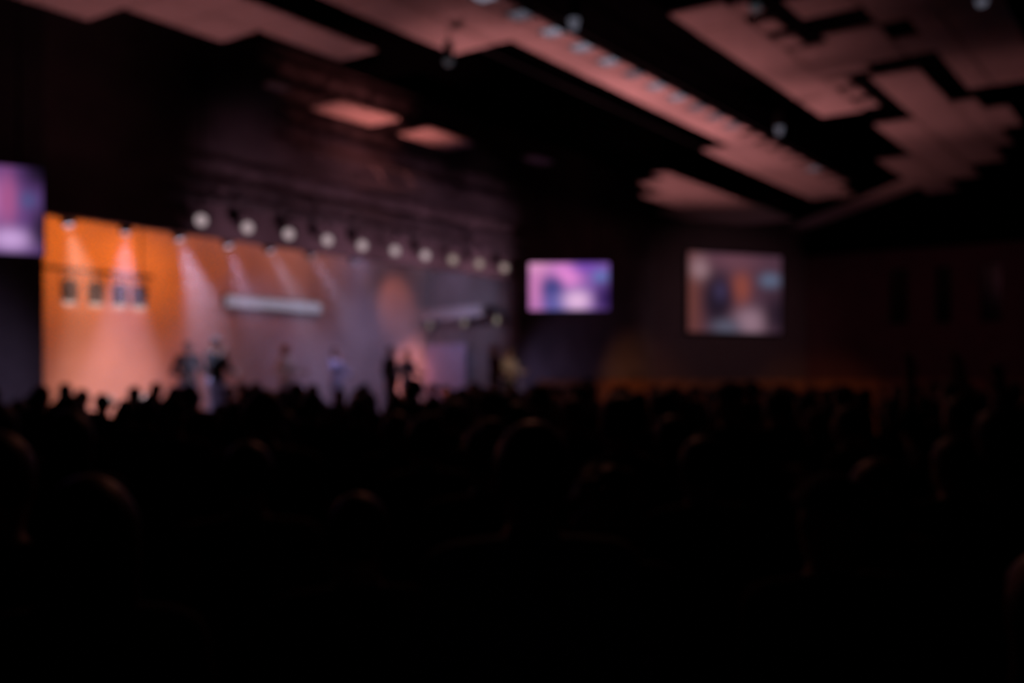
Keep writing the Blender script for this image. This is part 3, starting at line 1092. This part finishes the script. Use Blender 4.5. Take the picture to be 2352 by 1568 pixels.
def make_person(key, kind, fem, hair, h=0.0105, fine=False):
    J = pose(kind)
    ks = [k for k in J if k[:2] != 'fd']
    P = np.array([J[k] for k in ks])
    lo = np.minimum(P.min(0) - 0.22, (-0.30, -0.22, -0.03))
    hi = np.maximum(P.max(0) + 0.22, (0.30, 0.24, 1.80))
    lo[2] = -0.03
    out = {}
    B = Field(lo, hi, h)
    torso(B, fem)
    B.cone((0, -0.012, 1.45), (0, 0.005, 1.57), 0.056 - 0.006 * fem, 0.054 - 0.006 * fem, 0.03)
    head_prims(B)
    B.ell((0, 0.035, 1.595), (0.056, 0.062, 0.075), 0.03)                      # jaw
    B.ell((0, 0.075, 1.552), (0.026, 0.02, 0.018), 0.02)                       # chin
    B.cone((0, 0.088, 1.655), (0, 0.110, 1.618), 0.009, 0.013, 0.012)          # nose
    B.cone((-0.018, 0.088, 1.582), (0.018, 0.088, 1.582), 0.008, 0.008, 0.006)  # lips
    B.cone((-0.045, 0.078, 1.675), (0.045, 0.078, 1.675), 0.010, 0.010, 0.012)  # brow
    for s in (-1, 1):
        B.carve((s * 0.032, 0.100, 1.652), 0.016)
        B.ell((s * 0.078, -0.005, 1.63), (0.010, 0.020, 0.032), 0.010)
    sx = 0.92 if fem else 1.0
    for s, n in ((-1, 'l'), (1, 'r')):
        sh = V3(J['sh' + n]) * (sx, 1, 1)
        B.cone(sh, J['el' + n], 0.052, 0.041, 0.035)
        B.cone(J['el' + n], J['wr' + n], 0.041, 0.027, 0.02)
        hand(B, J['wr' + n], J['fd' + n], s)
        B.cone(J['hi' + n], J['kn' + n], 0.088, 0.058, 0.03)
        B.cone(J['kn' + n], J['an' + n], 0.056, 0.037, 0.02)
        a = V3(J['an' + n])
        B.cone(a + (0, -0.03, -0.04), a + (s * 0.02, 0.15, -0.055), 0.036, 0.028, 0.02)
    out['body'] = B.mesh(key + '_body')
    # shirt
    S = Field(lo, hi, h)
    g = 0.013
    torso(S, fem, g)
    S.cut(lambda x, y, z: np.maximum(0.86 - z, z - (1.512 - np.abs(x) * 0.08 + np.where(y > 0, -0.035, 0))))
    for s, n in ((-1, 'l'), (1, 'r')):
        sh = V3(J['sh' + n]) * (sx, 1, 1)
        el, wr_ = V3(J['el' + n]), V3(J['wr' + n])
        S.cone(sh, el, 0.066, 0.056, 0.04)
        S.cone(el, el + (wr_ - el) * (0.80 if kind != 'up' else 0.15), 0.056, 0.042, 0.02)
    out['shirt'] = S.mesh(key + '_shirt')
    T = Field(lo, (hi[0], hi[1], 1.02), h)
    T.ell((0, 0.0, 0.93), (0.172, 0.122, 0.12), 0.03)
    for n in 'lr':
        T.cone(J['hi' + n], J['kn' + n], 0.100, 0.070, 0.03)
        T.cone(J['kn' + n], V3(J['an' + n]) + (0, 0, 0.02), 0.070, 0.058, 0.02)
    T.cut(lambda x, y, z: np.maximum(0.07 - z, z - 0.97))
    out['trousers'] = T.mesh(key + '_trousers')
    for s, n in ((-1, 'l'), (1, 'r')):
        Sh = Field(V3(J['an' + n]) + (-0.12, -0.16, -0.13), V3(J['an' + n]) + (0.12, 0.28, 0.09), h)
        a = V3(J['an' + n])
        Sh.cone(a + (0, -0.035, -0.035), a + (s * 0.02, 0.155, -0.050), 0.048, 0.040, 0.02)
        Sh.cone(a, a + (0, -0.02, -0.04), 0.045, 0.048, 0.02)
        Sh.cut(lambda x, y, z: np.maximum(0.002 - z, z - 0.115))
        out['shoe_' + n] = Sh.mesh(key + '_shoe')
    # hair
    if hair != 'bald':
        H = Field((-0.24, -0.26, 1.25), (0.24, 0.2, 1.82), h * 0.8)
        gg = {'short': 0.012, 'bob': 0.022, 'long': 0.022, 'bun': 0.016, 'curly': 0.035, 'cap': 0.018}[hair]
        H.ell((0, -0.012, 1.655), (0.076 + gg, 0.097 + gg, 0.097 + gg), 0.02)
        low = {'short': 1.585, 'bob': 1.50, 'long': 1.34, 'bun': 1.575, 'curly': 1.55, 'cap': 1.64}[hair]
        if hair in ('long', 'bob'):
            H.ell((0, -0.055, (1.655 + low) / 2), (0.088, 0.06, (1.72 - low) / 2), 0.04)
            for s in (-1, 1):
                H.ell((s * 0.075, -0.02, (1.655 + low) / 2 + 0.02), (0.026, 0.05, (1.68 - low) / 2), 0.03)
        if hair == 'bun':
            H.ell((0, -0.09, 1.735), (0.045, 0.045, 0.04), 0.015)
        if hair == 'curly':
            rr = np.random.RandomState(3)
            for _ in range(60):
                t, u = rr.uniform(0, 2 * PI), rr.uniform(-0.5, 1)
                c = math.sqrt(max(0, 1 - u * u))
                H.ell((0.105 * c * math.cos(t), -0.02 + 0.12 * c * math.sin(t), 1.665 + 0.12 * u), (0.026,) * 3, 0.015)

        def hair_cut(x, y, z):
            face_ = np.minimum(y - 0.035 - np.clip((z - 1.69) * 2.2, 0, 0.2), 1.715 - z)   # open the face below the hairline
            return np.maximum(face_ if True else 0, low - z)
        if hair == 'cap':
            H.cone((0, 0.07, 1.69), (0, 0.16, 1.675), 0.045, 0.03, 0.02)
            H.cut(lambda x, y, z: 1.672 - z)
        else:
            H.cut(hair_cut)
        out['hair'] = H.mesh(key + '_hair')
    return out


SKIN = mat('skin', (0.42, 0.24, 0.17), 0.55, scale=20, bump=0)
SKIN2 = mat('skin_fair', (0.55, 0.36, 0.28), 0.55, scale=20, bump=0)
HAIRS = {'black': mat('black_hair', (0.012, 0.009, 0.008), 0.5, scale=60), 'brown': mat('brown_hair', (0.05, 0.024, 0.014), 0.5, scale=60),
         'red': mat('auburn_hair', (0.12, 0.035, 0.018), 0.5, scale=60), 'fair': mat('fair_hair', (0.30, 0.17, 0.08), 0.5, scale=60)}
CL = {k: mat(k + '_cloth', c, 0.9, scale=25) for k, c in
      {'black': (0.010, 0.010, 0.011), 'charcoal': (0.035, 0.035, 0.040), 'navy': (0.012, 0.016, 0.035), 'maroon': (0.06, 0.012, 0.012),
       'grey': (0.26, 0.26, 0.29), 'white': (0.62, 0.58, 0.60), 'paleblue': (0.40, 0.44, 0.62), 'cream': (0.66, 0.56, 0.46), 'blue': (0.16, 0.22, 0.45), 'denim': (0.20, 0.23, 0.34)}.items()}
M_EYE = mat('eye_white', (0.7, 0.7, 0.68), 0.2, bump=0)


def person(meshes, label, x, y, z, rz, height, skin, hair, shirt, trousers, group=None, cat='person', eyes=False):
    t = thing('person', label, cat, (x, y, z), rz, group)
    t.scale = (height / 1.765,) * 3

    def part(nm, key, m):
        me = meshes[key]
        o = bpy.data.objects.new(nm, me)
        if len(me.materials) == 0:
            me.materials.append(m)
        COL.objects.link(o)
        o.parent = t
        o.material_slots[0].link = 'OBJECT'
        o.material_slots[0].material = m
        return o
    part('body', 'body', skin)
    part('shirt', 'shirt', CL[shirt])
    part('trousers', 'trousers', CL[trousers])
    part('shoe', 'shoe_l', CL['black'])
    part('shoe', 'shoe_r', CL['black'])
    if 'hair' in meshes:
        part('cap' if hair in CL else 'hair', 'hair', HAIRS[hair] if hair in HAIRS else CL[hair])
    if eyes:
        for s in (-1, 1):
            link('eye', EYE_ME, M_EYE, t, (s * 0.032, 0.083, 1.652))
    return t


bm = bmesh.new()
bmesh.ops.create_uvsphere(bm, u_segments=10, v_segments=8, radius=0.012)
EYE_ME = mesh_of('eye', bm, True)

V = {
    'man': make_person('man', 'stand', False, 'short'),
    'man_clap': make_person('man_clap', 'clap', False, 'short'),
    'woman': make_person('woman', 'stand', True, 'long'),
    'woman_bob': make_person('woman_bob', 'clap', True, 'bob'),
    'woman_bun': make_person('woman_bun', 'stand', True, 'bun'),
    'curly': make_person('curly', 'stand', True, 'curly'),
    'cap': make_person('cap', 'stand', False, 'cap'),
    'up': make_person('up', 'up', False, 'short'),
    'oneup': make_person('oneup', 'oneup', True, 'long'),
    'bald': make_person('bald', 'stand', False, 'bald'),
    'singer': make_person('singer', 'sing', False, 'short'),
    'player': make_person('player', 'play', False, 'short'),
    'player_w': make_person('player_w', 'play', True, 'long'),
    'singer_w': make_person('singer_w', 'sing', True, 'bob'),
}

# performers on the stage, facing the audience (-Y)
perf = [
    ('singer', 497, 15.4, 1.76, 'performer in a black top and pale trousers, singing near stage left', 'black', 'black', 'paleblue', SKIN, 0.1),
    ('player', 432, 16.5, 1.70, 'performer in a dark grey top and blue-grey trousers beside the black-topped singer', 'brown', 'charcoal', 'denim', SKIN, -0.3),
    ('player_w', 657, 16.6, 1.72, 'performer with fair hair and pale top, left of stage centre', 'fair', 'cream', 'grey', SKIN2, 0.2),
    ('singer_w', 772, 17.2, 1.70, 'performer in a pale lavender-lit top at stage centre', 'brown', 'paleblue', 'denim', SKIN2, 0.0),
    ('man', 897, 15.7, 1.72, 'performer in dark clothes before the orange glow on stage', 'black', 'charcoal', 'black', SKIN, 0.15),
    ('player', 935, 15.45, 1.64, 'performer in a blue shirt right of the orange glow', 'brown', 'blue', 'denim', SKIN, -0.1),
    ('player', 1168, 14.95, 1.76, 'performer in a cream top at the far right end of the stage', 'brown', 'cream', 'charcoal', SKIN2, -0.2),
    ('singer_w', 1136, 14.6, 1.80, 'performer with orange-lit hair beside the cream-topped one', 'fair', 'maroon', 'charcoal', SKIN2, 0.25),
]
for key, px, yy, hgt, lab, hr, sh, tr, sk, rz in perf:
    U, Vv = ray(px)
    d = yy / Vv
    person(V[key], lab, U * d, yy, DZ, PI + rz, hgt, sk, hr, sh, tr, 'performers on stage', eyes=True)

# lamp shapes added to stand in for pale spots at the stage edge
bm = bmesh.new()
box(bm, -0.16, 0.16, -0.08, 0.08, 0.5, 0.60, 0.015)
fl_b = mesh_of('housing', bm)
bm = bmesh.new()
lathe(bm, [(0.0, 0.70), (0.10, 0.67), (0.14, 0.60), (0, 0.60)], 16)
fl_l = mesh_of('lens', bm, True)
fl_s = boxm('stand', -0.03, 0.03, -0.03, 0.03, 0, 0.5)
for k, (px, lab) in enumerate([(242, 'added glowing lamp shape for a pale spot at the stage edge, leftmost of the two'), (335, 'added glowing lamp shape for a pale spot at the stage edge, right of the leftmost one')]):
    U, Vv = ray(px)
    d = 15.1 / Vv
    t = thing('pale_spot_standin', lab, 'stage light', (U * d, 15.1, DZ), math.atan2(-U, Vv), 'added pale spots on the stage edge')
    link('stand', fl_s, M_BLACK, t)
    link('housing', fl_b, M_BLACK, t)
    o = link('lens', fl_l, M_LENS, t)

# ------------------------------------------------------------------ crowd
GRP = 'crowd standing in front of the stage'


def at_head(key, px, ytop, depth, label, hair, shirt, skin=SKIN, turn=0.0, trousers='black', group=GRP):
    x, y = spot_at(px, depth)
    top = EYE + (870 - ytop) / F * depth
    face_dir = math.atan2(16.5 - y, 15.5 - x) - PI / 2
    ex = 1.765
    if key in ('curly',):
        ex = 1.80
    return person(V[key], label, x, y, 0, face_dir + turn, top / ex * 1.765, skin, hair, shirt, trousers, group)


near = [
    ('woman', 205, 1098, 1.95, 'near spectator with long brown hair, leftmost large head in front', 'brown', 'charcoal'),
    ('man', 822, 1128, 2.5, 'near spectator with short brown hair left of the grey-shirted one', 'brown', 'black'),
    ('man', 1222, 962, 2.25, 'tall near spectator in grey shirt with broad shoulders, frame centre', 'black', 'grey'),
    ('curly', 1392, 1068, 2.75, 'spectator with wide auburn hair right of the tall grey-shirted one', 'red', 'black'),
    ('cap', 1905, 1088, 2.45, 'spectator in a dark cap, right half of the near crowd', 'charcoal', 'black'),
    ('woman_bob', 2015, 1056, 3.1, 'spectator with auburn bobbed hair just beyond the one in a cap', 'red', 'maroon'),
    ('man', -8, 985, 2.3, 'spectator at the left frame edge, only a rim of the head showing', 'brown', 'maroon'),
    ('woman', 2425, 1265, 1.75, 'spectator at the right frame edge with a reddish lit cheek', 'red', 'maroon'),
    ('woman_bun', 1120, 965, 3.4, 'spectator with hair in a bun left of the tall grey-shirted one', 'red', 'maroon'),
    ('man', 570, 1010, 3.2, 'spectator with a dim red rim, between the two large near heads', 'black', 'maroon'),
    ('up', 2205, 905, 5.6, 'spectator with both arms raised at the right', 'black', 'black'),
    ('oneup', 2285, 940, 4.9, 'spectator with long hair and one arm raised at the right', 'black', 'navy'),
    ('woman', 160, 945, 4.2, 'spectator with long dark hair behind the leftmost large head', 'black', 'navy'),
    ('woman_bun', 290, 918, 9.0, 'bun-haired spectator seen just below the four hanging stage lamps', 'black', 'black'),
    ('man', 1610, 1000, 3.6, 'dark spectator with short hair right of the auburn-haired one', 'black', 'black'),
    ('man_clap', 2190, 1000, 3.95, 'dark spectator in front of the two with raised arms', 'black', 'black'),
]
placed = []
for key, px, yt, d, lab, hr, sh in near:
    o = at_head(key, px, yt, d, lab, hr, sh, turn=rnd.uniform(-.1, .1))
    placed.append((o.location.x, o.location.y))

KINDS = [('man', 'short-haired'), ('woman', 'long-haired'), ('man_clap', 'short-haired clapping'), ('woman_bob', 'bob-haired clapping'), ('woman_bun', 'bun-haired'), ('cap', 'cap-wearing')]
cands = []
d = 3.6
while d < 31:
    half = 1250 / F * d
    n = int(2 * half / 0.66)
    for k in range(n + 1):
        t = -half + k * 2 * half / max(1, n) + rnd.uniform(-0.14, 0.14)
        dd = d + rnd.uniform(-0.16, 0.16)
        x, y = SN * t + CS * dd, -CS * t + SN * dd
        cands.append((x, y, dd))
    d += 0.80 + d * 0.012
cnt = 0
for x, y, dd in cands:
    if y > 13.1 or x > 33 or y < -11:
        continue
    if any((x - a) ** 2 + (y - b) ** 2 < 0.63 ** 2 for a, b in placed):
        continue
    if any((x - a) ** 2 + (y - b) ** 2 < 0.55 ** 2 for a, b in UPS):
        continue
    if any((x - a) ** 2 + (y - b) ** 2 < 0.4 ** 2 for a, b in ((20.2, 12.6), (9.4, 12.8))):
        continue
    if cnt >= 270:
        break
    key, adj = rnd.choice(KINDS)
    fem = key.startswith('woman')
    h = rnd.gauss(1.67 if fem else 1.755, 0.055)
    h = min(h, 1.89) - (0.06 if x > 17 and y < x * 0.62 else 0)
    face_dir = math.atan2(17 - y, 15.0 + (x - 15) * 0.45 - x) - PI / 2 + rnd.uniform(-.25, .25)
    if key == 'cap':
        hr = rnd.choice(['black', 'navy', 'charcoal'])
        hr = 'charcoal' if hr == 'black' else hr
    else:
        hr = rnd.choice(['black', 'black', 'brown', 'red', 'brown'])
    person(V[key], '%s spectator among the dark packed crowd facing the stage' % adj, x, y, 0, face_dir, h,
           rnd.choice([SKIN, SKIN2]), hr, rnd.choice(['black', 'charcoal', 'navy', 'maroon', 'black']), 'black', 'dark packed crowd, ' + adj)
    placed.append((x, y))
    cnt += 1
print('crowd', cnt)

# ------------------------------------------------------------------ haze on the stage
hz = bpy.data.materials.new('stage_haze')
hz.use_nodes = True
nt = hz.node_tree
nt.nodes.remove(nt.nodes['Principled BSDF'])
vs = nt.nodes.new('ShaderNodeVolumeScatter')
vs.inputs['Density'].default_value = 0.055
vs.inputs['Anisotropy'].default_value = 0.25
vs.inputs['Color'].default_value = (0.95, 0.93, 0.95, 1)
nt.links.new(vs.outputs[0], nt.nodes['Material Output'].inputs['Volume'])
haze = link('haze', boxm('haze', 8.55, 21.5, 15.27, 18.98, DZ + 0.01, OPZ + 1.2), hz)
haze['kind'] = 'stuff'
haze['label'] = 'thin lit haze filling the stage opening'
haze['category'] = 'haze'
